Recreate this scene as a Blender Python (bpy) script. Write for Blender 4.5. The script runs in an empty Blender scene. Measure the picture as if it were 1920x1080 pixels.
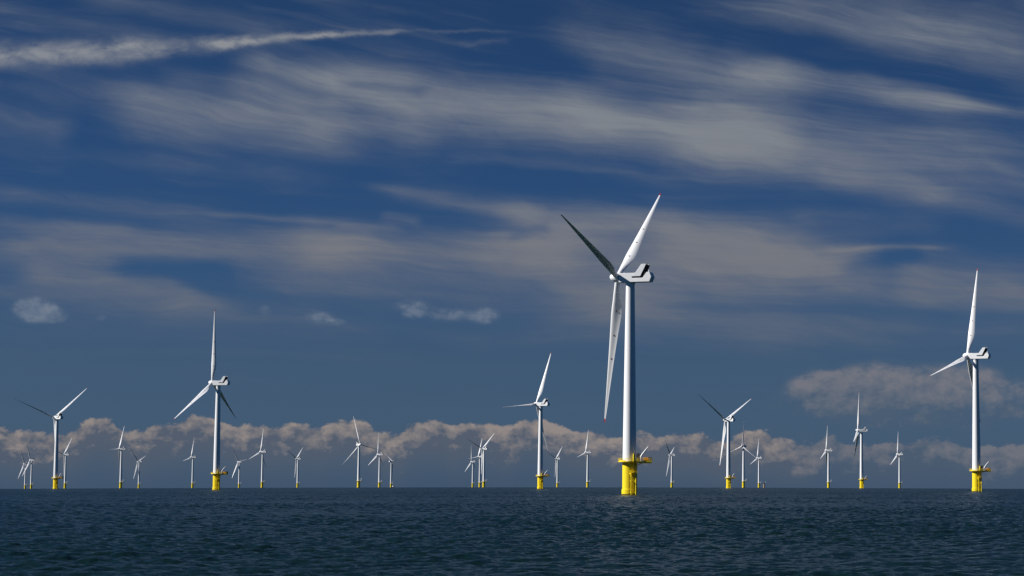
import bpy, math, random
import numpy as np
from mathutils import Matrix, Vector

scene = bpy.context.scene
R = math.radians

# ------------------------------------------------------------------ camera
F_PX, AXIS_X, EYE = 4400.0, 1450.0, 3.8          # focal length in photo pixels, optical axis column, eye height (m)
TILT = math.atan((908.8 - 540.0) / F_PX)
cam = bpy.data.cameras.new("camera")
cam.sensor_width = 36.0
cam.lens = F_PX / 1920.0 * 36.0
cam.shift_x = (960.0 - AXIS_X) / 1920.0
cam.clip_start = 0.5
cam.clip_end = 60000.0
cam_ob = bpy.data.objects.new("camera", cam)
scene.collection.objects.link(cam_ob)
cam_ob.location = (0, 0, EYE)
cam_ob.rotation_euler = (R(90) + TILT, 0, 0)
scene.camera = cam_ob

# ------------------------------------------------------------------ exposure
scene.view_settings.view_transform = 'Standard'
scene.view_settings.look = 'None'
scene.view_settings.exposure = 0.32
scene.cycles.caustics_reflective = False          # sun glitter off the waves only adds noise here
scene.cycles.caustics_refractive = False
scene.cycles.sample_clamp_indirect = 0.35
scene.view_settings.gamma = 1.0

# ------------------------------------------------------------------ sun
SUN_EL, SUN_AZ = R(35.0), R(-99.0)               # azimuth from +Y, positive to the right
sun = bpy.data.lights.new("sun", 'SUN')
sun.energy = 5.0
sun.angle = R(0.53)
sun.color = (1.0, 0.955, 0.90)
sun_ob = bpy.data.objects.new("sun", sun)
scene.collection.objects.link(sun_ob)
sun_dir = Vector((math.sin(SUN_AZ) * math.cos(SUN_EL), math.cos(SUN_AZ) * math.cos(SUN_EL), math.sin(SUN_EL)))
sun_ob.rotation_euler = sun_dir.to_track_quat('Z', 'Y').to_euler()

# ------------------------------------------------------------------ sky
world = bpy.data.worlds.new("World")
scene.world = world
world.use_nodes = True
WN = world.node_tree
bg = WN.nodes["Background"]


class X:
    """A float socket (or constant) of a node tree that can be combined with + - * and friends."""
    tree = WN

    def __init__(self, s): self.s = s

    @staticmethod
    def op(name, *a, clamp=False):
        n = X.tree.nodes.new('ShaderNodeMath'); n.operation = name; n.use_clamp = clamp
        for i, v in enumerate(a):
            if isinstance(v, X): X.tree.links.new(v.s, n.inputs[i])
            else: n.inputs[i].default_value = v
        return X(n.outputs[0])

    def __add__(s, o): return X.op('ADD', s, o)
    __radd__ = __add__
    def __sub__(s, o): return X.op('SUBTRACT', s, o)
    def __rsub__(s, o): return X.op('SUBTRACT', o, s)
    def __mul__(s, o): return X.op('MULTIPLY', s, o)
    __rmul__ = __mul__
    def __truediv__(s, o): return X.op('DIVIDE', s, o)
    def clamp(s): return X.op('ADD', s, 0.0, clamp=True)

    def step(s, a, b, lo=0.0, hi=1.0):
        n = X.tree.nodes.new('ShaderNodeMapRange'); n.interpolation_type = 'SMOOTHSTEP'
        X.tree.links.new(s.s, n.inputs[0])
        for i, v in enumerate((a, b, lo, hi)): n.inputs[i + 1].default_value = v
        return X(n.outputs[0])


def vec(x, y, z=0.0):
    n = X.tree.nodes.new('ShaderNodeCombineXYZ')
    for i, v in enumerate((x, y, z)):
        if isinstance(v, X): X.tree.links.new(v.s, n.inputs[i])
        else: n.inputs[i].default_value = v
    return n.outputs[0]


def noise(x, y, detail=5.0, rough=0.55, z=0.0, dist=0.0, color=False):
    n = X.tree.nodes.new('ShaderNodeTexNoise')
    n.inputs['Scale'].default_value = 1.0
    n.inputs['Detail'].default_value = detail
    n.inputs['Roughness'].default_value = rough
    n.inputs['Distortion'].default_value = dist
    X.tree.links.new(vec(x, y, z), n.inputs['Vector'])
    if color:
        sp = X.tree.nodes.new('ShaderNodeSeparateColor'); X.tree.links.new(n.outputs['Color'], sp.inputs[0])
        return X(sp.outputs[0]), X(sp.outputs[1])
    return X(n.outputs[0])


def mix(fac, a, b):
    n = X.tree.nodes.new('ShaderNodeMix'); n.data_type = 'RGBA'
    if isinstance(fac, X): X.tree.links.new(fac.s, n.inputs[0])
    else: n.inputs[0].default_value = fac
    for v, i in ((a, 6), (b, 7)):
        if isinstance(v, tuple): n.inputs[i].default_value = (*v, 1)
        else: X.tree.links.new(v, n.inputs[i])
    return n.outputs[2]


def ramp(x, stops):
    n = X.tree.nodes.new('ShaderNodeValToRGB')
    X.tree.links.new(x.s, n.inputs[0])
    e = n.color_ramp.elements
    e[0].position, e[0].color = stops[0][0], (*stops[0][1], 1)
    e[1].position, e[1].color = stops[-1][0], (*stops[-1][1], 1)
    for p, c in stops[1:-1]:
        q = e.new(p); q.color = (*c, 1)
    return n.outputs[0]


def lit(c):
    """Cloud brightness in sky units (the Background strength below scales sky and cloud alike)."""
    n = X.tree.nodes.new('ShaderNodeVectorMath'); n.operation = 'SCALE'; n.inputs['Scale'].default_value = 10.0
    if isinstance(c, tuple): n.inputs[0].default_value = c
    else: X.tree.links.new(c, n.inputs[0])
    return n.outputs[0]


def fcurve(x, pts):
    n = X.tree.nodes.new('ShaderNodeFloatCurve')
    X.tree.links.new(x.s, n.inputs['Value'])
    c = n.mapping.curves[0]
    c.points[0].location = pts[0]; c.points[1].location = pts[-1]
    for p in pts[1:-1]: c.points.new(*p)
    for p in c.points: p.handle_type = 'AUTO'
    n.mapping.update()
    return X(n.outputs[0])


def sky_pt(px, py):
    """Direction of a photo pixel -> the sky coordinates used below (east and height on a wall one unit north, x 4400)."""
    u = 540.0 - py
    d = F_PX * math.cos(TILT) - u * math.sin(TILT)
    return ((px - AXIS_X) / d * 4400.0, (F_PX * math.sin(TILT) + u * math.cos(TILT)) / d * 4400.0)


sky = WN.nodes.new('ShaderNodeTexSky')
sky.sky_type = 'NISHITA'
sky.sun_disc = False
sky.sun_elevation = SUN_EL
sky.sun_rotation = SUN_AZ % (2 * math.pi)
sky.dust_density = 0.3
sky.ozone_density = 2.0

tc = WN.nodes.new('ShaderNodeTexCoord')
sep = WN.nodes.new('ShaderNodeSeparateXYZ')
WN.links.new(tc.outputs['Generated'], sep.inputs[0])
dx, dy, dz = (X(o) for o in sep.outputs)
dyc = X.op('MAXIMUM', dy, 0.05)
U = dx / dyc * 4400.0
V = dz / dyc * 4400.0
front = dy.step(0.15, 0.5)

# polarised, deep blue clear air: the Nishita sky seen through a polarising filter
filt = ramp(X.op('MAXIMUM', dz, 0.0), [(0.0, (.096, .184, .44)), (.05, (.102, .170, .335)), (.085, (.086, .165, .335)),
                                       (.13, (.064, .152, .32)), (.2, (.060, .138, .270)), (.4, (.085, .200, .34)), (1.0, (.17, .32, .50))])
mul = WN.nodes.new('ShaderNodeMix'); mul.data_type = 'RGBA'; mul.blend_type = 'MULTIPLY'
mul.inputs[0].default_value = 1.0
WN.links.new(sky.outputs[0], mul.inputs[6]); WN.links.new(filt, mul.inputs[7])
col = mul.outputs[2]

# ---- high cirrus: fibres combed by the wind along gently fanning lines
na, nb = noise(U * (1 / 420), V * (1 / 200), 3, .5, 1.3, color=True)
nc, nd = noise(U * (1 / 120), V * (1 / 46), 4, .55, 7.7, color=True)
Uw = U + (na - .5) * 110.0 + (nc - .5) * 30.0
Vw = V + (nb - .5) * 44.0 + (nd - .5) * 12.0
fan = V.step(380, 860, .045, .175)
across = V + (U + 600.0) * fan + (nb - .5) * 90.0
streak = noise(U * (1 / 620) + (na - .5) * .4, across * (1 / 30), 8, .60, 3.1, .25)
fine = noise(U * (1 / 240) + (nc - .5) * .3, across * (1 / 9.0), 6, .62, 9.4, .25)
veil = noise(Uw * (1 / 240), Vw * (1 / 100), 5, .55, 5.5)
wisp = noise(Uw * (1 / 130), (Vw + Uw * .32) * (1 / 34), 7, .62, 8.2, .5)


def stroke(P, x1, y1, x2, y2, w1, w2, s, grow=.10):
    a, b = sky_pt(x1, y1), sky_pt(x2, y2)
    ux, uy = b[0] - a[0], b[1] - a[1]
    a, b = (a[0] - ux * grow, a[1] - uy * grow), (b[0] + ux * grow, b[1] + uy * grow)      # the ends fade out beyond the core
    ux, uy = b[0] - a[0], b[1] - a[1]
    L = math.hypot(ux, uy); ux /= L; uy /= L
    mx, my = (a[0] + b[0]) / 2, (a[1] + b[1]) / 2
    t = P[0] * (ux * 2 / L) + (P[1] * (uy * 2 / L) - (mx * ux + my * uy) * 2 / L)      # -1 .. 1 along
    q = P[0] * -uy + (P[1] * ux - (my * ux - mx * uy))
    w = X.op('MULTIPLY_ADD', t, (w2 - w1) / 2, (w1 + w2) / 2)
    w = X.op('MAXIMUM', w, 1.0)
    g = q / w
    t2 = t * t
    end = t2.step(.25, 1.0, 1.0, 0.0)
    return X.op('EXPONENT', g * g * -1.0) * end * s


CIRRUS = [
    (-60, 0, 340, 78, 12, 20, .30), (150, -14, 540, 68, 15, 20, .42), (520, 40, 900, 90, 10, 10, .10),
    (430, 105, 780, 172, 18, 42, .50), (560, 135, 1150, 222, 30, 52, .55), (720, 200, 1400, 262, 45, 58, .55),
    (1050, 215, 1500, 285, 30, 55, .45), (1280, 235, 1960, 300, 55, 52, .58), (1360, 262, 1760, 382, 40, 22, .45),
    (1700, 365, 1980, 428, 18, 14, .40), (1500, 330, 1960, 360, 30, 30, .25),
    (1030, 60, 1520, 165, 40, 40, .55), (1380, 112, 1860, 195, 36, 14, .55), (1640, 184, 1960, 212, 12, 10, .40),
    (1400, -10, 1980, 60, 40, 60, .42), (1580, 60, 1980, 130, 26, 50, .42), (1300, 10, 1600, 60, 20, 20, .2),
    (1330, 60, 1900, 165, 22, 26, -.30), (860, 95, 1120, 125, 22, 22, -.25), (620, 148, 800, 168, 9, 12, -.50),
    (40, 150, 420, 235, 36, 46, .26), (200, 195, 660, 262, 48, 40, .50), (-60, 195, 130, 248, 22, 22, .32),
    (-60, 262, 620, 328, 24, 22, .24), (420, 165, 800, 250, 40, 40, .42), (300, 145, 560, 165, 20, 20, .18),
    (120, 262, 700, 320, 12, 16, -.15), (840, 285, 1300, 348, 9, 9, .16), (600, 290, 900, 345, 30, 20, .12),
    (-60, 352, 420, 402, 11, 18, .32), (390, 400, 660, 418, 5, 6, .34), (-60, 412, 240, 432, 14, 12, .30),
    (680, 345, 1010, 400, 9, 18, .52), (940, 392, 1280, 412, 20, 26, .42), (715, 404, 800, 412, 9, 8, .32),
    (640, 425, 760, 425, 6, 6, .22), (980, 428, 1520, 452, 30, 42, .45), (1240, 432, 1640, 498, 40, 34, .58),
    (-80, 470, 700, 466, 34, 34, .68), (560, 467, 1080, 472, 32, 34, .66), (880, 452, 1480, 505, 36, 50, .55),
    (1440, 488, 1980, 545, 30, 40, .62), (1550, 465, 1790, 470, 5, 4, .48), (210, 505, 430, 522, 16, 20, -.45),
    (40, 512, 350, 545, 18, 20, .52), (-60, 540, 420, 580, 18, 24, .40), (300, 575, 620, 590, 18, 16, .22),
    (480, 528, 1260, 552, 30, 44, .48), (1060, 545, 1720, 592, 50, 40, .42), (1680, 540, 1980, 580, 30, 30, .40),
    (1000, 580, 1500, 642, 34, 30, .30), (1350, 640, 1980, 610, 26, 26, .22), (1300, 572, 1960, 592, 9, 10, -.20),
    (1580, 505, 1740, 482, 16, 14, -.45), (940, 442, 1030, 424, 9, 9, -.30), (1480, 405, 1760, 428, 16, 14, .26),
    (-60, 600, 720, 625, 26, 22, .20), (600, 610, 1250, 640, 20, 20, .12),
]
P = (Uw, Vw)
S = None
for st in CIRRUS:
    x1, y1, x2, y2, w1, w2, k = st
    g = stroke(P, x1, y1, x2, y2, w1 * 1.28, w2 * 1.28, k * .90)
    S = g if S is None else S + g
S = X.op('MAXIMUM', S, 0.0)
feather = (streak - .5) * .78 + (fine - .5) * .40 + (veil - .5) * .70 + (wisp - .5) * .55
body_c = S * .92 + feather * (S * .75 + .19).clamp() + .03
cirrus = body_c.step(.0, 1.22) * .80
thin = streak.step(.42, .80) * veil.step(.36, .72) * V.step(100, 400) * .17 + V.step(180, 520) * .01
cirrus = X.op('MINIMUM', cirrus + thin, .86) * front
cir_col = ramp((V / 1000.0).clamp(), [(.25, (.180, .186, .206)), (.45, (.206, .209, .224)), (.60, (.238, .252, .268)), (.9, (.268, .292, .312))])
col = mix(cirrus, col, lit(cir_col))

# ---- contrail
ka, kb = noise(U * (1 / 60), V * (1 / 34), 6, .62, 2.2, color=True)
PC = (U + (ka - .5) * 44.0, V + (kb - .5) * 24.0)
C = None
for st in [(-80, 108, 300, 92, 21, 19, .66), (220, 92, 480, 79, 18, 11, .40), (390, 84, 640, 62, 10, 6, .60),
           (580, 63, 760, 58, 6, 4, .36), (740, 58, 960, 60, 3, 3, .10), (860, 82, 960, 78, 6, 5, .10)]:
    g = stroke(PC, *st)
    C = g if C is None else C + g
puff = noise(U * (1 / 70), V * (1 / 30), 7, .62, 4.9, .5)
C = X.op('MINIMUM', C * puff.step(.30, .62, .45, 1.1), .8) * front
col = mix(C, col, lit((.315, .325, .335)))


# ---- small cumulus and the cumulus bank above the horizon
def billow(ox, oy):
    n = X.tree.nodes.new('ShaderNodeTexVoronoi')
    n.voronoi_dimensions = '2D'; n.feature = 'SMOOTH_F1'; n.normalize = True
    for k, v in (('Scale', 1.0), ('Detail', 3.0), ('Roughness', .62), ('Lacunarity', 2.2), ('Smoothness', .55)): n.inputs[k].default_value = v
    X.tree.links.new(vec((U + ox) * (1 / 62) + (ka - .5) * .42, (V + oy) * (1 / 44) + (kb - .5) * .5), n.inputs['Vector'])
    return 1.0 - X(n.outputs['Distance'])


b0 = billow(0, 0)
b1 = billow(-10, 12)
relief = ((b0 - b1) * 2.6 + .5).clamp()
soft = noise(U * (1 / 90), V * (1 / 50), 5, .6, 11.0)
bigb = noise(U * (1 / 170), V * (1 / 120), 2, .5, 8.8)


def blobs(lst):
    m = None
    for (x, y, rx, ry, s) in lst:
        c = sky_pt(x, y)
        g1, g2 = (U - c[0]) / rx, (V - c[1]) / ry
        g = X.op('EXPONENT', (g1 * g1 + g2 * g2) * -1.0) * s
        m = g if m is None else m + g
    return m


small = blobs([(64, 581, 33, 19, 1.5), (104, 592, 22, 11, 1.0), (190, 598, 14, 9, .45), (598, 596, 30, 13, .6), (635, 604, 18, 8, .4),
               (497, 580, 18, 14, .35), (775, 578, 34, 17, .8), (838, 590, 48, 14, .55), (914, 592, 26, 16, .7)])
sm = (small + ((b0 - .6) * 2.0 + (soft - .5) * 1.6) * small.step(0.02, .5)).step(.12, 1.35) * .44 * front
col = mix(sm, col, lit(mix(relief, (.15, .20, .27), (.30, .33, .38))))

right = blobs([(1530, 728, 46, 26, .9), (1590, 738, 70, 44, .8), (1575, 706, 42, 14, .6), (1665, 730, 56, 44, .9), (1660, 705, 34, 14, .6),
               (1730, 722, 50, 34, .8), (1800, 722, 50, 34, .9), (1846, 718, 26, 24, .9), (1900, 768, 24, 12, .8), (1760, 765, 80, 26, .4),
               (1500, 760, 70, 22, .35), (1885, 738, 60, 34, .6), (1650, 775, 130, 28, .45), (1800, 790, 120, 26, .35)])
rm = (right + ((b0 - .6) * 1.3 + (soft - .5) * 2.4) * right.step(.02, .6)).step(.12, 1.25) * .46 * front
col = mix(rm, col, lit(mix(((b0 - b1) * 1.7 + (soft - .5) * 1.6 + (V - sky_pt(1700, 745)[1]) * .012 + .42).clamp(), (.085, .115, .160), (.30, .262, .25))))

TOP = [(-200, 812), (0, 806), (50, 816), (110, 813), (150, 800), (195, 784), (225, 806), (262, 813), (285, 801), (330, 795), (378, 786),
       (402, 789), (440, 800), (500, 803), (560, 799), (600, 801), (622, 794), (662, 793), (690, 799), (735, 815), (765, 797), (790, 790),
       (832, 791), (852, 803), (872, 795), (922, 795), (942, 807), (968, 798), (1000, 784), (1032, 796), (1080, 810), (1120, 813),
       (1165, 820), (1205, 814), (1232, 822), (1258, 816), (1292, 814), (1332, 823), (1362, 827), (1402, 811), (1432, 815), (1465, 824),
       (1520, 832), (1556, 818), (1600, 834), (1690, 836), (1755, 822), (1820, 842), (1900, 838), (2000, 850)]
pts = []
for x, y in TOP:
    p = sky_pt(x, y)
    pts.append(((p[0] + 1800.0) / 2600.0, p[1] / 200.0))
top = fcurve((U + (ka - .5) * 22.0 + 1800.0) / 2600.0, pts) * 200.0
depth = top - V                                    # positive inside the bank
edge = (depth + (b0 - .62) * 46.0 + (kb - .5) * 9.0 + 1.0)
bank = edge.step(-1.0, 7.0)
body = depth.step(26.0, 112.0, 1.0, .0)
rightfade = U.step(sky_pt(1420, 800)[0], sky_pt(1570, 800)[0], 1.0, 0.42)
ridge = ((b0 - b1) * 2.6 + (bigb - .5) * 1.3 + (soft - .5) * 1.5 + .66 - depth * (1 / 64.0)).clamp()
bank_col = mix(ridge, (.088, .110, .152), (.300, .258, .240))
col = mix(bank * (body * .88 + .04) * rightfade * front, col, lit(bank_col))

WN.links.new(col, bg.inputs[0])
bg.inputs[1].default_value = 0.0805

# ------------------------------------------------------------------ materials
def material(name, base, rough=.5, spec=.5, metal=0.0, spots=None, scale=.15, amount=.5):
    m = bpy.data.materials.new(name); m.use_nodes = True
    t = m.node_tree; p = t.nodes["Principled BSDF"]
    p.inputs['Base Color'].default_value = (*base, 1)
    p.inputs['Roughness'].default_value = rough
    p.inputs['Specular IOR Level'].default_value = spec
    p.inputs['Metallic'].default_value = metal
    if spots:                                           # grime, rust or weed of its own colour in streaks
        X.tree = t
        o = t.nodes.new('ShaderNodeTexCoord'); s = t.nodes.new('ShaderNodeSeparateXYZ')
        t.links.new(o.outputs['Object'], s.inputs[0])
        x, y, z = (X(k) for k in s.outputs)
        n1 = noise(x * (scale * 6), y * (scale * 6), 4, .6, z * scale)
        n2 = noise(x * .2, y * .2, 3, .5, z * .12)
        fac = n1.step(.48, .78) * n2.step(.35, .7) * amount
        t.links.new(mix(fac, tuple(base), tuple(spots)), p.inputs['Base Color'])
        X.tree = WN
    return m


WHITE = material("white_paint", (.83, .845, .86), .38, .4, spots=(.55, .56, .55), scale=.12, amount=.35)
BLADE = material("blade_gelcoat", (.83, .84, .85), .34, .4, spots=(.62, .62, .60), scale=.10, amount=.3)
GREYW = material("pale_grey_panel", (.76, .79, .82), .45, .4)
YELLOW = material("yellow_paint", (.90, .69, .012), .42, .4, spots=(.50, .27, .02), scale=.18, amount=.55)
OCHRE = material("weathered_ochre_paint", (.42, .30, .16), .6, .3, spots=(.22, .14, .08), scale=.2, amount=.7)
STEEL = material("galvanised_steel", (.30, .31, .32), .45, .5, .4)
DARK = material("dark_grating", (.035, .036, .034), .7, .3)
BLACK = material("black_radiator_and_slot_shade", (.012, .013, .015), .7, .2)  # radiator's own black, also used as painted shade in the slot below the fins
RED = material("red_marking", (.42, .018, .014), .45, .4)
MAROON = material("dark_red_receptor", (.075, .012, .012), .5, .4)
ORANGE = material("orange_container", (.80, .27, .05), .5, .4, spots=(.5, .16, .04), amount=.4)
NAVY = material("navy_hull_paint", (.015, .03, .07), .35, .5)
WEED = material("wet_weed", (.035, .034, .012), .4, .5)
GLASS = material("dark_window", (.01, .014, .018), .08, .6)


# ------------------------------------------------------------------ mesh helpers
def obj(name, geo, mat, parent=None, smooth=None):
    vs, fs = geo
    me = bpy.data.meshes.new(name)
    me.from_pydata([tuple(v) for v in vs], [], fs)
    me.materials.append(mat)
    if smooth:
        me.shade_smooth()
        if smooth < 179: me.set_sharp_from_angle(angle=R(smooth))
    me.update()
    o = bpy.data.objects.new(name, me)
    scene.collection.objects.link(o)
    if parent: o.parent = parent
    return o


def join(*gs):
    vs, fs = [], []
    for v, f in gs:
        k = len(vs)
        vs += list(v); fs += [[i + k for i in q] for q in f]
    return vs, fs


def xf(geo, m):
    return [m @ Vector(v) for v in geo[0]], geo[1]


def move(geo, x, y, z): return xf(geo, Matrix.Translation((x, y, z)))


def rings(rs, close=True, caps=True):
    n = len(rs[0]); vs = [p for r in rs for p in r]; fs = []
    for i in range(len(rs) - 1):
        for j in range(n if close else n - 1):
            k = (j + 1) % n
            fs.append([i * n + j, i * n + k, (i + 1) * n + k, (i + 1) * n + j])
    if caps:
        fs.append(list(range(n))[::-1]); fs.append([(len(rs) - 1) * n + j for j in range(n)])
    return vs, fs


def lathe(profile, n=48, caps=True):
    return rings([[(r * math.cos(2 * math.pi * j / n), r * math.sin(2 * math.pi * j / n), z) for j in range(n)] for r, z in profile], caps=caps)


def box(x0, x1, y0, y1, z0, z1):
    vs = [(x0, y0, z0), (x1, y0, z0), (x1, y1, z0), (x0, y1, z0), (x0, y0, z1), (x1, y0, z1), (x1, y1, z1), (x0, y1, z1)]
    return vs, [[0, 3, 2, 1], [4, 5, 6, 7], [0, 1, 5, 4], [1, 2, 6, 5], [2, 3, 7, 6], [3, 0, 4, 7]]


def tube(a, b, r0, r1=None, n=8):
    a, b = Vector(a), Vector(b); r1 = r0 if r1 is None else r1
    q = (b - a).to_track_quat('Z', 'Y').to_matrix()
    ux, uy = q @ Vector((1, 0, 0)), q @ Vector((0, 1, 0))
    rs = []
    for c, r in ((a, r0), (b, r1)):
        rs.append([c + ux * r * math.cos(2 * math.pi * j / n) + uy * r * math.sin(2 * math.pi * j / n) for j in range(n)])
    return rings(rs)


def prism(poly, y0, y1, bevel=0.0):
    """Outline in the x-z plane given a thickness from y0 to y1, with an inset rim when bevelled."""
    n = len(poly)
    area = sum(poly[i][0] * poly[(i + 1) % n][1] - poly[(i + 1) % n][0] * poly[i][1] for i in range(n))
    if area < 0: poly = poly[::-1]

    def inset(d):
        out = []
        for i in range(n):
            p, a, b = Vector(poly[i]), Vector(poly[i - 1]), Vector(poly[(i + 1) % n])
            e1, e2 = (p - a).normalized(), (b - p).normalized()
            n1, n2 = Vector((-e1.y, e1.x)), Vector((-e2.y, e2.x))
            m = n1 + n2
            m = m / max(m.length_squared * .5, .35)
            out.append(p + m * d)
        return out
    full = [Vector(p) for p in poly]
    if bevel:
        ins = inset(bevel)
        lay = [(y0, ins), (y0 + bevel, full), (y1 - bevel, full), (y1, ins)]
    else:
        lay = [(y0, full), (y1, full)]
    g = rings([[(p.x, y, p.y) for p in ps] for y, ps in lay], caps=False)
    vs, fs = g
    k = len(lay) - 1
    fs.append([j for j in range(n)]); fs.append([k * n + j for j in range(n)][::-1])
    return vs, [f[::-1] for f in fs[:-2]] + [fs[-2], fs[-1]]


# ------------------------------------------------------------------ sea
RE, SAG = 6.371e6, 2.47e-6


def sea_level(x, y): return -(x * x + y * y) / (2 * RE) - SAG * (x + (AXIS_X - 950.0) / F_PX * y) ** 2


def build_sea():
    th = np.radians(np.concatenate([np.arange(-180, -24, 3.0), np.arange(-24, -19.2, .3), np.linspace(-19.2, 7.4, 1060), np.arange(7.7, 13, .3), np.arange(13, 180, 3.0)]))
    r = np.concatenate([np.geomspace(3, 88, 24), np.geomspace(88.3, 1300, 1900), np.geomspace(1304, 7300, 500), np.geomspace(7400, 26000, 24)])
    nt_, nr = len(th), len(r)
    rr, tt = np.meshgrid(r, th, indexing='ij')
    x, y = (rr * np.sin(tt)).astype(np.float32), (rr * np.cos(tt)).astype(np.float32)
    dr = np.gradient(r)[:, None].astype(np.float32)
    rng = np.random.RandomState(5)
    z = np.zeros_like(x)
    core = slice(int(np.searchsorted(th, R(-24.5))), int(np.searchsorted(th, R(13.2))))
    xs, ys = x[:, core], y[:, core]
    warp = 14 * np.sin(xs * .013 + ys * .021 + 1.0) + 9 * np.sin(xs * .031 - ys * .017 + 2.2)
    nw = 84
    lam = np.geomspace(.45, 12.0, nw) * rng.uniform(.94, 1.06, nw)
    acc = np.zeros_like(xs)
    gust = 1.0 + .30 * np.sin(xs * .037 + ys * .011 + warp * .05) * np.sin(ys * .029 - xs * .008 + 1.3)
    for l in lam:
        a = R(rng.normal(74, 36))                       # direction of travel, from +X towards -Y
        kx, ky = math.cos(a) * 2 * math.pi / l, -math.sin(a) * 2 * math.pi / l
        slope = .285 * math.sqrt(2 / nw) * (1.0 if l < 2.2 else (2.2 / l) ** 1.1)
        amp = slope * l / (2 * math.pi)
        keep = np.clip((l / (2.2 * dr) - .6) / .5, 0, 1)
        if keep.max() <= 0: continue
        ph = kx * xs + ky * ys + rng.uniform(0, 6.283) + .12 * warp / max(l, 3) * 3
        s = np.sin(ph)
        acc += (amp * keep * (s + .22 * np.cos(2 * ph + 1.2))).astype(np.float32)
    z[:, core] = acc * gust
    far = np.clip((9000 - rr) / 1500, 0, 1)
    z = z * far + sea_level(x, y)
    co = np.stack([x, y, z], -1).reshape(-1, 3).astype(np.float32)
    i = np.arange(nr - 1)[:, None] * nt_
    j = np.arange(nt_)[None, :]; j2 = (j + 1) % nt_
    q = np.stack([i + j, i + nt_ + j, i + nt_ + j2, i + j2], -1).reshape(-1, 4)
    q = q[:, ::-1]
    # middle disc under the viewer
    co = np.concatenate([co, [[0, 0, 0]]]).astype(np.float32)
    tri = np.stack([np.full(nt_, len(co) - 1), (np.arange(nt_) + 1) % nt_, np.arange(nt_)], -1)
    loops = np.concatenate([q.ravel(), tri.ravel()]).astype(np.int32)
    starts = np.concatenate([np.arange(len(q)) * 4, len(q) * 4 + np.arange(nt_) * 3]).astype(np.int32)
    me = bpy.data.meshes.new("sea")
    me.vertices.add(len(co)); me.vertices.foreach_set("co", co.ravel())
    me.loops.add(len(loops)); me.loops.foreach_set("vertex_index", loops)
    me.polygons.add(len(starts)); me.polygons.foreach_set("loop_start", starts)
    me.polygons.foreach_set("use_smooth", np.ones(len(starts), bool))
    me.update(calc_edges=True)
    o = bpy.data.objects.new("sea", me); scene.collection.objects.link(o)
    o["kind"] = "structure"
    m = bpy.data.materials.new("sea_water"); m.use_nodes = True
    t = m.node_tree; p = t.nodes["Principled BSDF"]
    p.inputs['IOR'].default_value = 1.333
    p.inputs['Specular IOR Level'].default_value = .26
    X.tree = t
    g = t.nodes.new('ShaderNodeNewGeometry'); s = t.nodes.new('ShaderNodeSeparateXYZ')
    t.links.new(g.outputs['Position'], s.inputs[0])
    px, py, pz = (X(k) for k in s.outputs)
    dist = X.op('SQRT', px * px + py * py)
    n0 = noise(px * 4.2, py * 5.5, 4, .6, 1.0)
    n1 = noise(px * 1.4, py * 2.2, 5, .62)
    n2 = noise(px * .35, py * .55, 3, .6, 4.0)
    patch = noise(px * .012, py * .008, 3, .55, 2.0)
    h = n0 * .06 + n1 * .19 + n2 * .26
    b = t.nodes.new('ShaderNodeBump'); b.inputs['Strength'].default_value = .9; b.inputs['Distance'].default_value = 1.0
    t.links.new(h.s, b.inputs['Height']); t.links.new(b.outputs[0], p.inputs['Normal'])
    t.links.new(mix(patch.step(.35, .65), (.0030, .0140, .0128), (.0040, .0155, .0150)), p.inputs['Base Color'])
    t.links.new(dist.step(120, 1500, .09, .26).s, p.inputs['Roughness'])
    X.tree = WN
    me.materials.append(m)


build_sea()

# ------------------------------------------------------------------ turbine meshes (metres; z = 0 at the water line)
HUB_Z, OVERHANG, TILT_S, CONE, ROTOR = 82.7, 5.2, R(5), R(3.2), 57.3


def blade_geo():
    tab = [(1.0, .95 * 2, 1.0, 14), (2.6, 1.9, 1.0, 14), (4.5, 2.05, .88, 14), (6.5, 2.6, .66, 14), (9, 3.4, .46, 13), (12, 4.0, .35, 11.5),
           (14.5, 4.1, .31, 10), (18, 3.75, .28, 8), (23, 3.2, .25, 6), (29, 2.65, .23, 4.2), (35, 2.15, .21, 2.8), (41, 1.68, .19, 1.6),
           (47, 1.22, .18, .7), (51.5, .88, .17, .2), (54.4, .62, .16, 0), (56.0, .44, .16, 0)]
    n = 28; out = []
    for (r, c, tk, tw) in tab:
        ring = []
        blend = min(1.0, max(0.0, (r - 2.6) / 7.5)); blend = blend * blend * (3 - 2 * blend)
        ax = .5 + (.30 - .5) * blend
        for j in range(n):
            a = 2 * math.pi * j / n
            xc = .5 * (1 + math.cos(a))                    # 1 at the trailing edge, 0 at the leading edge
            sgn = 1 if a <= math.pi else -1
            yt = 5 * tk * (.2969 * math.sqrt(xc) - .126 * xc - .3516 * xc ** 2 + .2843 * xc ** 3 - .1036 * xc ** 4)
            camb = -.055 * (math.sin(math.pi * xc ** 1.45)) * (1 if r > 8 else blend)
            ya = sgn * yt + camb
            yc = math.sin(a) * .5 * tk
            u = xc - ax
            v = ya * blend + yc * (1 - blend)
            ring.append((u * c, v * c))
        t = R(PITCH + tw)
        # leading edge direction: cos Y + sin X ; pressure side normal: cos X - sin Y
        le = Vector((math.sin(t), math.cos(t))); pn = Vector((math.cos(t), -math.sin(t)))
        out.append([(le.x * -u + pn.x * v, le.y * -u + pn.y * v, r) for u, v in ring])
    return out


PITCH = 82.0
BR = blade_geo()
BLADE_GEO = rings(BR)


def section(r):
    rs = [k[0][2] for k in BR]
    i = max(0, min(len(rs) - 2, int(np.searchsorted(rs, r)) - 1)); f = (r - rs[i]) / (rs[i + 1] - rs[i])
    return [Vector(a) * (1 - f) + Vector(b) * f for a, b in zip(BR[i], BR[i + 1])]


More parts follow.
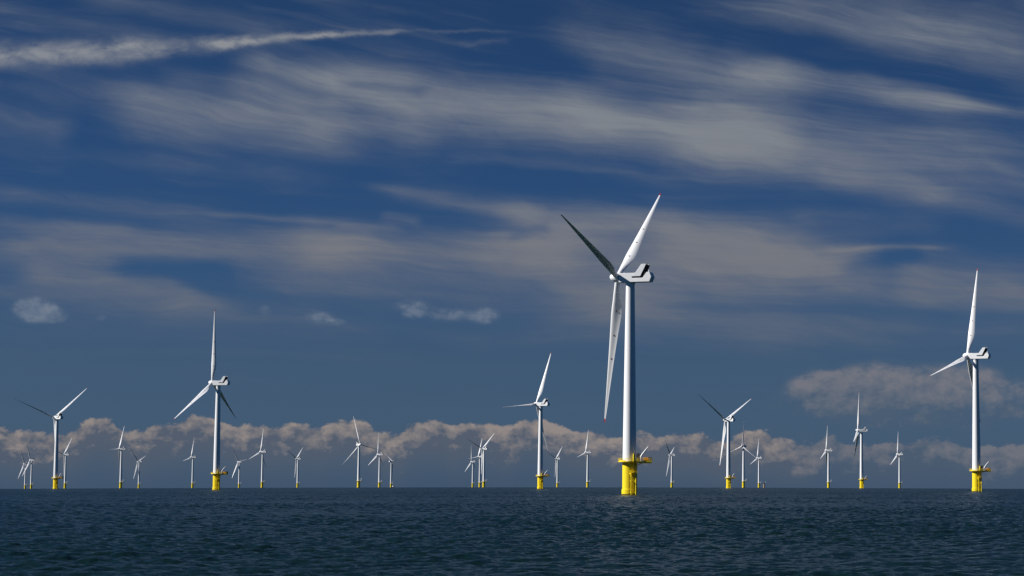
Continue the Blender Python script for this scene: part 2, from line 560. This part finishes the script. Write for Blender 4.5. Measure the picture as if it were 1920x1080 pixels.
def tip_geo():
    rs = []
    for r, s in ((55.3, 1.10), (56.0, 1.08), (56.6, .72), (56.9, .22)):
        ring = section(min(r, 56.0)); c = sum(ring, Vector()) / len(ring)
        rs.append([(c.x + (p.x - c.x) * s, c.y + (p.y - c.y) * s, r) for p in ring])
    return rings(rs)


def receptor_geo(r, size):
    ring = section(r)
    te, le = ring[0], ring[len(ring) // 2]
    c = le + (te - le) * .52
    d = (te - le).normalized(); nrm = Vector((-d.y, d.x, 0))
    near = [(p - c).dot(nrm) for p in ring if abs((p - c).dot(d)) < (te - le).length * .13]
    return tube(c + nrm * (min(near) - .03), c + nrm * (max(near) + .03), size, n=14)


HUB_GEO = xf(lathe([(1.30, -1.45), (1.55, -1.38), (1.75, -.9), (1.84, 0), (1.78, .9), (1.55, 1.8), (1.18, 2.5), (.72, 2.95), (.3, 3.15), (.02, 3.2)], 40), Matrix.Rotation(R(90), 4, 'Y'))
SOCKET_GEO = lathe([(1.06, .9), (1.06, 1.98), (1.0, 2.03)], 28)

# nacelle in its own axes: x forward to the rotor, z up from the shaft
BODY = [(3.95, -2.05), (3.95, 1.30), (3.80, 1.46), (-2.70, 1.46), (-1.22, .06), (-1.62, -.5), (-5.62, -.5), (-7.30, 1.64), (-8.45, 1.64), (-9.2, -.05), (-8.4, -2.05)]
FIN = [(-1.16, .13), (-2.72, 1.55), (-5.05, 4.66), (-5.2, 4.76), (-7.0, 4.76), (-7.05, 4.66), (-4.75, .13)]
CORE = [(-1.7, -.7), (-2.9, 1.2), (-5.3, 4.5), (-7.35, 4.5), (-6.3, 2.2), (-7.2, 1.3), (-5.8, -.7)]  # radiator block, extended down so its black stands in for the open slot's shade
NAC_GEO = prism(BODY, -1.95, 1.95, .10)
CORE_GEO = prism(CORE, -1.70, 1.70)
FIN_GEO = {s: prism(FIN, *sorted((s * 1.72, s * 2.02)), .05) for s in (-1, 1)}
COWL_GEO = xf(lathe([(1.25, 3.5), (1.72, 3.7), (1.72, 4.1), (1.45, 4.2)], 32), Matrix.Rotation(R(90), 4, 'Y'))
SENSOR_GEO = join(tube((0, 0, 0), (0, 0, 1.1), .05, n=6), tube((-.25, 0, 1.0), (.25, 0, 1.0), .05, n=6))
LIGHT_GEO = lathe([(.16, 0), (.16, .25), (.24, .3), (.24, .6), (.12, .75)], 12)
YAW_GEO = lathe([(1.72, HUB_Z - 2.75), (1.85, HUB_Z - 2.55), (1.85, HUB_Z - 1.9)], 40)
TOWER_GEO = lathe([(2.64, 12.6), (2.64, 13.1), (2.58, 13.2), (2.578, 13.25), (2.361, 31.9), (2.36, 32.0), (2.375, 32.02), (2.375, 32.16), (2.355, 32.18), (2.354, 32.28), (2.041, 54.9), (2.04, 55.0), (2.055, 55.02), (2.055, 55.16), (2.035, 55.18), (2.034, 55.28), (1.64, HUB_Z - 2.3)], 72)
WEED_GEO = lathe([(2.95, -3.0), (2.95, .38)], 56, caps=False)
PILE_GEO = lathe([(2.92, -9.0), (2.92, 2.0), (2.92, 2.08), (2.86, 2.16), (2.68, 2.2), (2.66, 2.22), (2.66, 2.3), (2.66, 11.6), (2.66, 12.62)], 72)

# service platform: round deck with a lay-down arm reaching to the right
def platform_geo():
    n = 56
    deck = lathe([(2.7, 12.42), (4.3, 12.42), (4.3, 12.72), (2.7, 12.72)], n, caps=False)
    vs, fs = deck
    for j in range(n):
        k = (j + 1) % n
        fs.append([3 * n + j, 3 * n + k, k, j])
    arm = box(2.72, 8.6, -3.1, 1.3, 12.36, 12.70)
    beams = [box(2.5, 8.4, y - .12, y + .12, 11.95, 12.34) for y in (-2.7, -.9, .9)]
    strut = [tube((2.4, y, 10.9), (4.9, y, 12.1), .11) for y in (-.9, .9)]
    return join((vs, fs), arm, *beams, *strut)


def railing_geo():
    parts = []
    path = []
    for d in range(318, 14, -8): path.append((4.18 * math.cos(R(d)), 4.18 * math.sin(R(d))))
    path += [(4.3, 1.25), (6.4, 1.25), (8.5, 1.25), (8.5, -.9), (8.5, -3.05), (6.4, -3.05), (4.3, -3.05)]
    path.append(path[0])
    for z in (13.05, 13.45, 13.85):
        for a, b in zip(path, path[1:]): parts.append(tube((*a, z), (*b, z), .045, n=5))
    for a in path[::2]: parts.append(tube((*a, 12.6), (*a, 13.88), .05, n=5))
    return join(*parts)


def screen_geo():                                          # solid kick panels along the rail on the sunny side
    n = 14; rs = []
    for i in range(n + 1):
        d = R(206 + 46 * i / n)
        rs.append([(4.14 * math.cos(d), 4.14 * math.sin(d), 12.68), (4.22 * math.cos(d), 4.22 * math.sin(d), 12.68),
                   (4.22 * math.cos(d), 4.22 * math.sin(d), 13.12), (4.14 * math.cos(d), 4.14 * math.sin(d), 13.12)])
    return rings(rs)


LAND = R(-62)                                              # side on which boats come alongside
LM = Matrix.Rotation(LAND, 4, 'Z')


def landing_geo():
    p = []
    for s in (-1, 1):
        p.append(tube((3.95, s * .95, -6), (3.95, s * .95, 7.9), .24, n=10))
        for z in (1.0, 5.2): p.append(tube((2.6, s * .7, z), (3.95, s * .95, z), .15, n=8))
        p.append(tube((2.6, s * .7, 7.2), (3.95, s * .95, 7.9), .13, n=8))
    return xf(join(*p), LM)


def ladder_geo(r, z0, z1, w):
    p = [tube((r, s * w, z0), (r, s * w, z1), .045, n=6) for s in (-1, 1)]
    z = z0 + .2
    while z < z1: p.append(tube((r, -w, z), (r, w, z), .03, n=5)); z += .38
    p += [tube((2.6, s * w, q), (r, s * w, q), .04, n=5) for s in (-1, 1) for q in (z0 + .6, (z0 + z1) / 2, z1 - .4)]
    return xf(join(*p), LM)


def rest_geo():
    p = [box(2.62, 4.3, -1.25, 1.25, 8.05, 8.25), box(2.62, 4.1, -1.1, 1.1, 7.85, 8.06)]
    pts_ = [(2.75, -1.22), (4.26, -1.22), (4.26, 1.22), (2.75, 1.22)]
    for z in (8.7, 9.25):
        for a, b in zip(pts_, pts_[1:]): p.append(tube((*a, z), (*b, z), .05, n=5))
    for a in pts_ + [(4.26, 0)]: p.append(tube((*a, 8.15), (*a, 9.3), .05, n=5))
    return xf(join(*p), LM)


GATE_GEO = xf(join(box(4.0, 4.5, -.38, .38, 12.5, 15.3), box(4.02, 4.48, -.3, .3, 15.28, 15.5)), LM)
J_TUBE = R(-20)
JT_GEO = join(tube((3.0 * math.cos(J_TUBE), 3.0 * math.sin(J_TUBE), -6), (3.0 * math.cos(J_TUBE), 3.0 * math.sin(J_TUBE), 12.3), .2, n=10),
              *[tube((2.5 * math.cos(J_TUBE), 2.5 * math.sin(J_TUBE), z), (3.0 * math.cos(J_TUBE), 3.0 * math.sin(J_TUBE), z), .12) for z in (1.2, 5, 9)])
CRANE_POST = join(lathe([(.34, 12.7), (.30, 12.85), (.24, 13.0), (.24, 14.1), (.36, 14.15), (.36, 14.55), (.1, 14.7)], 16))
CRANE_BOOM = join(tube((0, 0, 14.35), (.55, 0, 15.35), .38, .34, 10), tube((.55, 0, 15.35), (1.7, 0, 16.9), .31, .25, 10), tube((1.7, 0, 16.9), (2.75, 0, 18.2), .24, .17, 10),
                  tube((.2, 0, 14.2), (1.05, 0, 15.75), .09, .09, 8), box(2.66, 2.95, -.12, .12, 17.95, 18.35))
CABINET = prism([(-.75, 12.72), (.75, 12.72), (.75, 15.5), (.55, 15.75), (-.55, 15.75), (-.75, 15.5)], -.5, .5, .05)
CONT = prism([(-1.0, 12.72), (1.0, 12.72), (1.0, 13.75), (.75, 14.15), (-.75, 14.15), (-1.0, 13.75)], -.85, .85, .06)
BASKET = join(*[box(x - .05, x + .05, -1.2, 1.2, 12.70, 14.25) for x in (-.55, 0, .55)], box(-.6, .6, -1.25, 1.25, 14.15, 14.3), box(-.6, .6, -1.25, 1.25, 13.3, 13.45), box(-.6, .6, -1.25, 1.25, 12.69, 12.84))

# ------------------------------------------------------------------ one turbine of each level of detail
def tag(o, label, cat, group=None):
    o["label"] = label; o["category"] = cat
    if group: o["group"] = group


def pose(children, yaw, phase, flex=(0, 0, 0)):
    """Point the nacelle upwind and turn the rotor: each moving part gets its own matrix."""
    yaw = R(yaw); ph = R(phase)
    Fh = Vector((-math.sin(yaw), math.cos(yaw), 0)); L = Vector((math.cos(yaw), math.sin(yaw), 0)); Z = Vector((0, 0, 1))
    Fs = Fh * math.cos(TILT_S) + Z * math.sin(TILT_S); Up = L.cross(Fs)
    hub = Vector((0, 0, HUB_Z)) + Fh * OVERHANG

    def mat(x, y, z, o):
        m = Matrix((x, y, z)).transposed().to_4x4(); m.translation = o; return m
    k = 0
    for o in children:
        nm = o.name.split('.')[0]
        if nm == 'nacelle':
            o.matrix_local = mat(Fh, Z.cross(Fh), Z, Vector((0, 0, HUB_Z)))
        elif nm == 'rotor_hub':
            S = Up * math.cos(ph) + L * math.sin(ph)
            o.matrix_local = mat(Fs, S.cross(Fs), S, hub)
        elif nm == 'blade':
            a = ph + k * 2 * math.pi / 3; cone = CONE + R(flex[k]); k += 1      # each blade bends its own way in the gusts
            S = Up * math.cos(a) + L * math.sin(a)
            Zs = (S * math.cos(cone) + Fs * math.sin(cone)).normalized()
            Xs = (Fs * math.cos(cone) - S * math.sin(cone)).normalized()
            o.matrix_local = mat(Xs, Zs.cross(Xs), Zs, hub)


def make_turbine(level):
    root = bpy.data.objects.new("wind_turbine", None); scene.collection.objects.link(root)
    root.empty_display_size = 4
    obj("tower", TOWER_GEO, WHITE, root, 30)
    obj("yellow_foundation", PILE_GEO, YELLOW, root, 30)
    obj("splash_band", WEED_GEO, WEED, root, 40)
    pf = obj("service_platform", platform_geo(), YELLOW, root)
    n = obj("nacelle", NAC_GEO, WHITE, root, 25)
    obj("front_cowl", COWL_GEO, WHITE, n, 40)
    obj("cooler_and_slot_shade", CORE_GEO, BLACK, n)
    for s in (-1, 1): obj("cooler_fin", FIN_GEO[s], GREYW, n, 25)
    h = obj("rotor_hub", HUB_GEO, WHITE, root, 50)
    for k in range(3):
        c = obj("blade_socket", SOCKET_GEO, WHITE, h, 50); c.matrix_local = Matrix.Rotation(k * 2 * math.pi / 3, 4, 'X')
    for k in range(3):
        b = obj("blade", BLADE_GEO, BLADE, root, 60)
        obj("blade_tip", tip_geo(), RED, b, 60)
        if level > 0:
            for q in (12.9, 22.4, 31.6): obj("lightning_receptor", receptor_geo(q, .30), MAROON, b, 60)
    c = obj("davit_crane", CRANE_POST, WHITE, root, 50); c.location = (4.5, -2.5, 0)
    obj("boom", CRANE_BOOM, WHITE, c, 60)
    if level > 0:
        for y in (-1.2, 1.2): obj("wind_sensor", move(SENSOR_GEO, -6.3, y, 4.7), STEEL, n)
        obj("aviation_light", move(LIGHT_GEO, -8.0, 1.2, 1.62), WHITE, n, 60)
        obj("roof_hatch", prism([(3.0, 1.44), (1.9, 1.44), (2.0, 1.66), (2.9, 1.66)], -.6, .6, .04), GREYW, n)
        obj("yaw_collar", YAW_GEO, WHITE, root, 40)
        obj("railing", railing_geo(), YELLOW, root)
        obj("kick_panel", screen_geo(), YELLOW, root)
        obj("boat_landing", landing_geo(), YELLOW, root, 60)
        obj("ladder", ladder_geo(3.45, .3, 8.0, .3), YELLOW, root)
        obj("ladder", ladder_geo(3.3, 8.2, 12.6, .3), YELLOW, root)
        obj("rest_platform", rest_geo(), YELLOW, root)
        obj("ladder_gate", GATE_GEO, YELLOW, root)
        obj("cable_tube", JT_GEO, YELLOW, root, 60)
        c = obj("control_cabinet", CABINET, STEEL, root); c.location = (3.35, 1.75, 0)
        c = obj("storage_container", CONT, ORANGE, root); c.location = (6.5, -2.0, 0)
        c = obj("tool_rack", BASKET, DARK, root); c.location = (7.9, -.6, 0)
    return root


def family(root): return [(c, list(c.children)) for c in root.children]


PROTO = {lv: make_turbine(lv) for lv in (1, 0)}
FAM = {lv: family(PROTO[lv]) for lv in PROTO}
used = {1: False, 0: False}


def place(x, y, yaw, phase, level, label, flex=(0, 0, 0), group=None):
    if not used[level]:
        used[level] = True; r = PROTO[level]; kids = [c for c, _ in FAM[level]]
    else:
        r = PROTO[level].copy(); scene.collection.objects.link(r); kids = []
        for c, subs in FAM[level]:
            d = c.copy(); scene.collection.objects.link(d); d.parent = r; kids.append(d)
            for s in subs:
                e = s.copy(); scene.collection.objects.link(e); e.parent = d
    r.location = (x, y, sea_level(x, y))
    pose(kids, yaw, phase, flex)
    tag(r, label, "wind turbine", group or "wind turbines standing in the sea")
    return r


TURBINES = [
    (-54.5, 891.2, 72.5, 48.7, 1, "nearest and tallest white wind turbine, its dark blade raised to the left", (-1.5, 1.5, -.4)),
    (123.6, 1431.8, 65.5, 14.7, 1, "large wind turbine at the right edge, one blade up and one drooping left"),
    (-428.5, 1811.7, 75.1, 118.1, 1, "large wind turbine left of centre with one blade pointing straight up"),
    (-226.7, 2289.7, 63.0, 24.8, 1, "mid sized wind turbine left of the tallest one, one blade pointing level to the left"),
    (-829.1, 2719.9, 51.8, 50.8, 1, "mid sized wind turbine at the far left with two blades spread in a wide V"),
    (-54.1, 2839.5, 50.1, 61.2, 1, "mid sized wind turbine right of the tallest one with two blades spread in a V"),
    (125.7, 3352.8, 86.2, 11.1, 1, "slim wind turbine with one blade up, between the two small ones on the right side"),
    (-2430.9, 7650.3, 82.4, 88.7, 0, "leftmost and faintest of all the small wind turbines, near the left border"),
    (-2116.8, 6716.4, 78.2, 92.1, 0, "small wind turbine second from the left border, overlapping the faintest one"),
    (-1724.1, 5732.3, 79.2, 43.0, 0, "small wind turbine just right of the wide V one at the far left"),
    (-1374.9, 4961.0, 86.0, 27.4, 0, "small wind turbine under the highest left cloud tip with one blade nearly upright"),
    (-1952.7, 7246.8, 76.1, 70.8, 0, "tiny wind turbine with blades in a V, right of one under a cloud tip"),
    (-1561.0, 6328.0, 84.0, 17.7, 0, "small wind turbine just left of the large one with the upright blade"),
    (-1684.4, 7423.6, 68.6, 82.3, 0, "tiny faint wind turbine just right of the large one with the upright blade"),
    (-1173.3, 5403.9, 77.0, 10.5, 0, "small wind turbine whose left blade reaches over to the tiny faint turbine beside it"),
    (-1368.2, 6771.5, 77.2, 52.8, 0, "tiny lone wind turbine with blades in a V, left of the one facing us"),
    (-795.4, 4515.0, 215.0, 15.0, 0, "wind turbine facing the viewer with its three thin blades spread wide, left of centre"),
    (-987.8, 5903.1, 76.5, -.8, 0, "small wind turbine second in the row of three left of centre, one blade straight up"),
    (-1218.4, 7504.1, 321.7, 67.2, 0, "tiny wind turbine with a white boat at its foot, blades in a low wide V"),
    (-970.4, 7599.4, 76.7, 112.6, 0, "leftmost and faintest turbine of the cluster of three near the centre"),
    (-793.8, 6365.2, 72.1, 23.2, 0, "middle turbine of the cluster of three near the centre, partly behind the nearer one"),
    (-621.3, 5052.6, 60.3, 51.6, 0, "nearest turbine of the cluster of three near the centre, blades in a wide V"),
    (-625.0, 6815.0, 69.5, 49.0, 0, "tiny wind turbine beside the mid sized one whose blade points level"),
    (-438.9, 5561.5, 77.4, 16.9, 0, "small wind turbine in front of the cloud bank just left of the tallest turbine"),
    (-260.5, 6036.5, 78.0, 67.0, 0, "tiny wind turbine right of the tallest one's crane, two short blades raised"),
    (-59.6, 4701.0, 150.0, 115.8, 0, "small wind turbine with a dark upright blade, right beside the mid sized V shaped one"),
    (-40.2, 6567.2, 72.8, 10.1, 0, "small wind turbine next to the bare foundation stump on the right"),
    (121.4, 5181.0, 80.0, 10.0, 0, "small wind turbine left of the slim turbine on the right side"),
    (307.2, 5730.5, 73.2, 1.9, 0, "small wind turbine between the slim turbine and the right edge one"),
]
for args in TURBINES: place(*args)


# ------------------------------------------------------------------ foundation still without a tower
def at(px, D):
    x = 0.0
    for _ in range(5):
        z = sea_level(x, D) - EYE
        x = (px - AXIS_X) / F_PX * (D * math.cos(TILT) + z * math.sin(TILT))
    return x, D, sea_level(x, D)


st = bpy.data.objects.new("foundation_stump", None); scene.collection.objects.link(st)
st.location = at(1432.6, 6700)
tag(st, "bare ochre foundation stump without a tower beside a small turbine on the right", "foundation")
obj("pile", lathe([(2.4, -9.0), (2.4, 2.0), (2.15, 2.2), (2.1, 11.0), (2.1, 12.5)], 32), OCHRE, st, 40)
obj("work_platform", join(lathe([(2.0, 11.3), (3.6, 12.0), (3.6, 12.5), (2.0, 12.6)], 32), box(2.0, 6.6, -1.5, 1.5, 12.0, 12.45)), DARK, st)
obj("cabin", prism([(-1.4, 12.58), (1.2, 12.58), (1.2, 14.3), (.9, 14.7), (-1.1, 14.7), (-1.4, 14.3)], -1.2, 1.2, .05), STEEL, st)
cr = obj("davit_crane", CRANE_POST, WHITE, st, 50); cr.location = (3.2, 0, -.2)
obj("boom", CRANE_BOOM, WHITE, cr, 60)
rk = obj("tool_rack", BASKET, DARK, st); rk.location = (5.6, 0, -.2)

# ------------------------------------------------------------------ crew boat by the far turbine
bt = bpy.data.objects.new("crew_boat", None); scene.collection.objects.link(bt)
bt.location = at(737.6, 7350); bt.rotation_euler = (0, 0, R(-64))
tag(bt, "tiny white crew boat lying close beside a far turbine foundation", "boat")


def hull_geo():
    rs = []
    for s, w, k, dk in ((-9, 2.6, -.6, 2.0), (-8.6, 2.9, -.8, 2.0), (-3, 3.1, -.9, 2.1), (3, 2.8, -.9, 2.4), (7, 1.6, -.7, 2.9), (9.2, .35, .2, 3.3), (9.8, .08, 1.2, 3.4)):
        rs.append([(s, -w, dk), (s, -w * .96, (k + dk) * .5), (s, -w * .55, k), (s, 0, k - .15), (s, w * .55, k), (s, w * .96, (k + dk) * .5), (s, w, dk)])
    return rings(rs)


obj("hull", hull_geo(), NAVY, bt, 30)
obj("deck_house", prism([(-4.6, 2.0), (3.6, 2.2), (3.2, 4.3), (2.4, 4.5), (2.0, 6.2), (-2.6, 6.3), (-2.9, 4.6), (-4.6, 4.4)], -2.3, 2.3, .12), WHITE, bt)
obj("window", prism([(2.42, 4.75), (2.16, 5.85), (-2.3, 5.95), (-2.4, 4.75)], -2.34, 2.34, .02), GLASS, bt)
obj("mast", join(tube((-1, 0, 6.2), (-1.3, 0, 9.4), .12, .07), box(-1.3, -1.0, -.9, .9, 8.2, 8.35)), WHITE, bt)
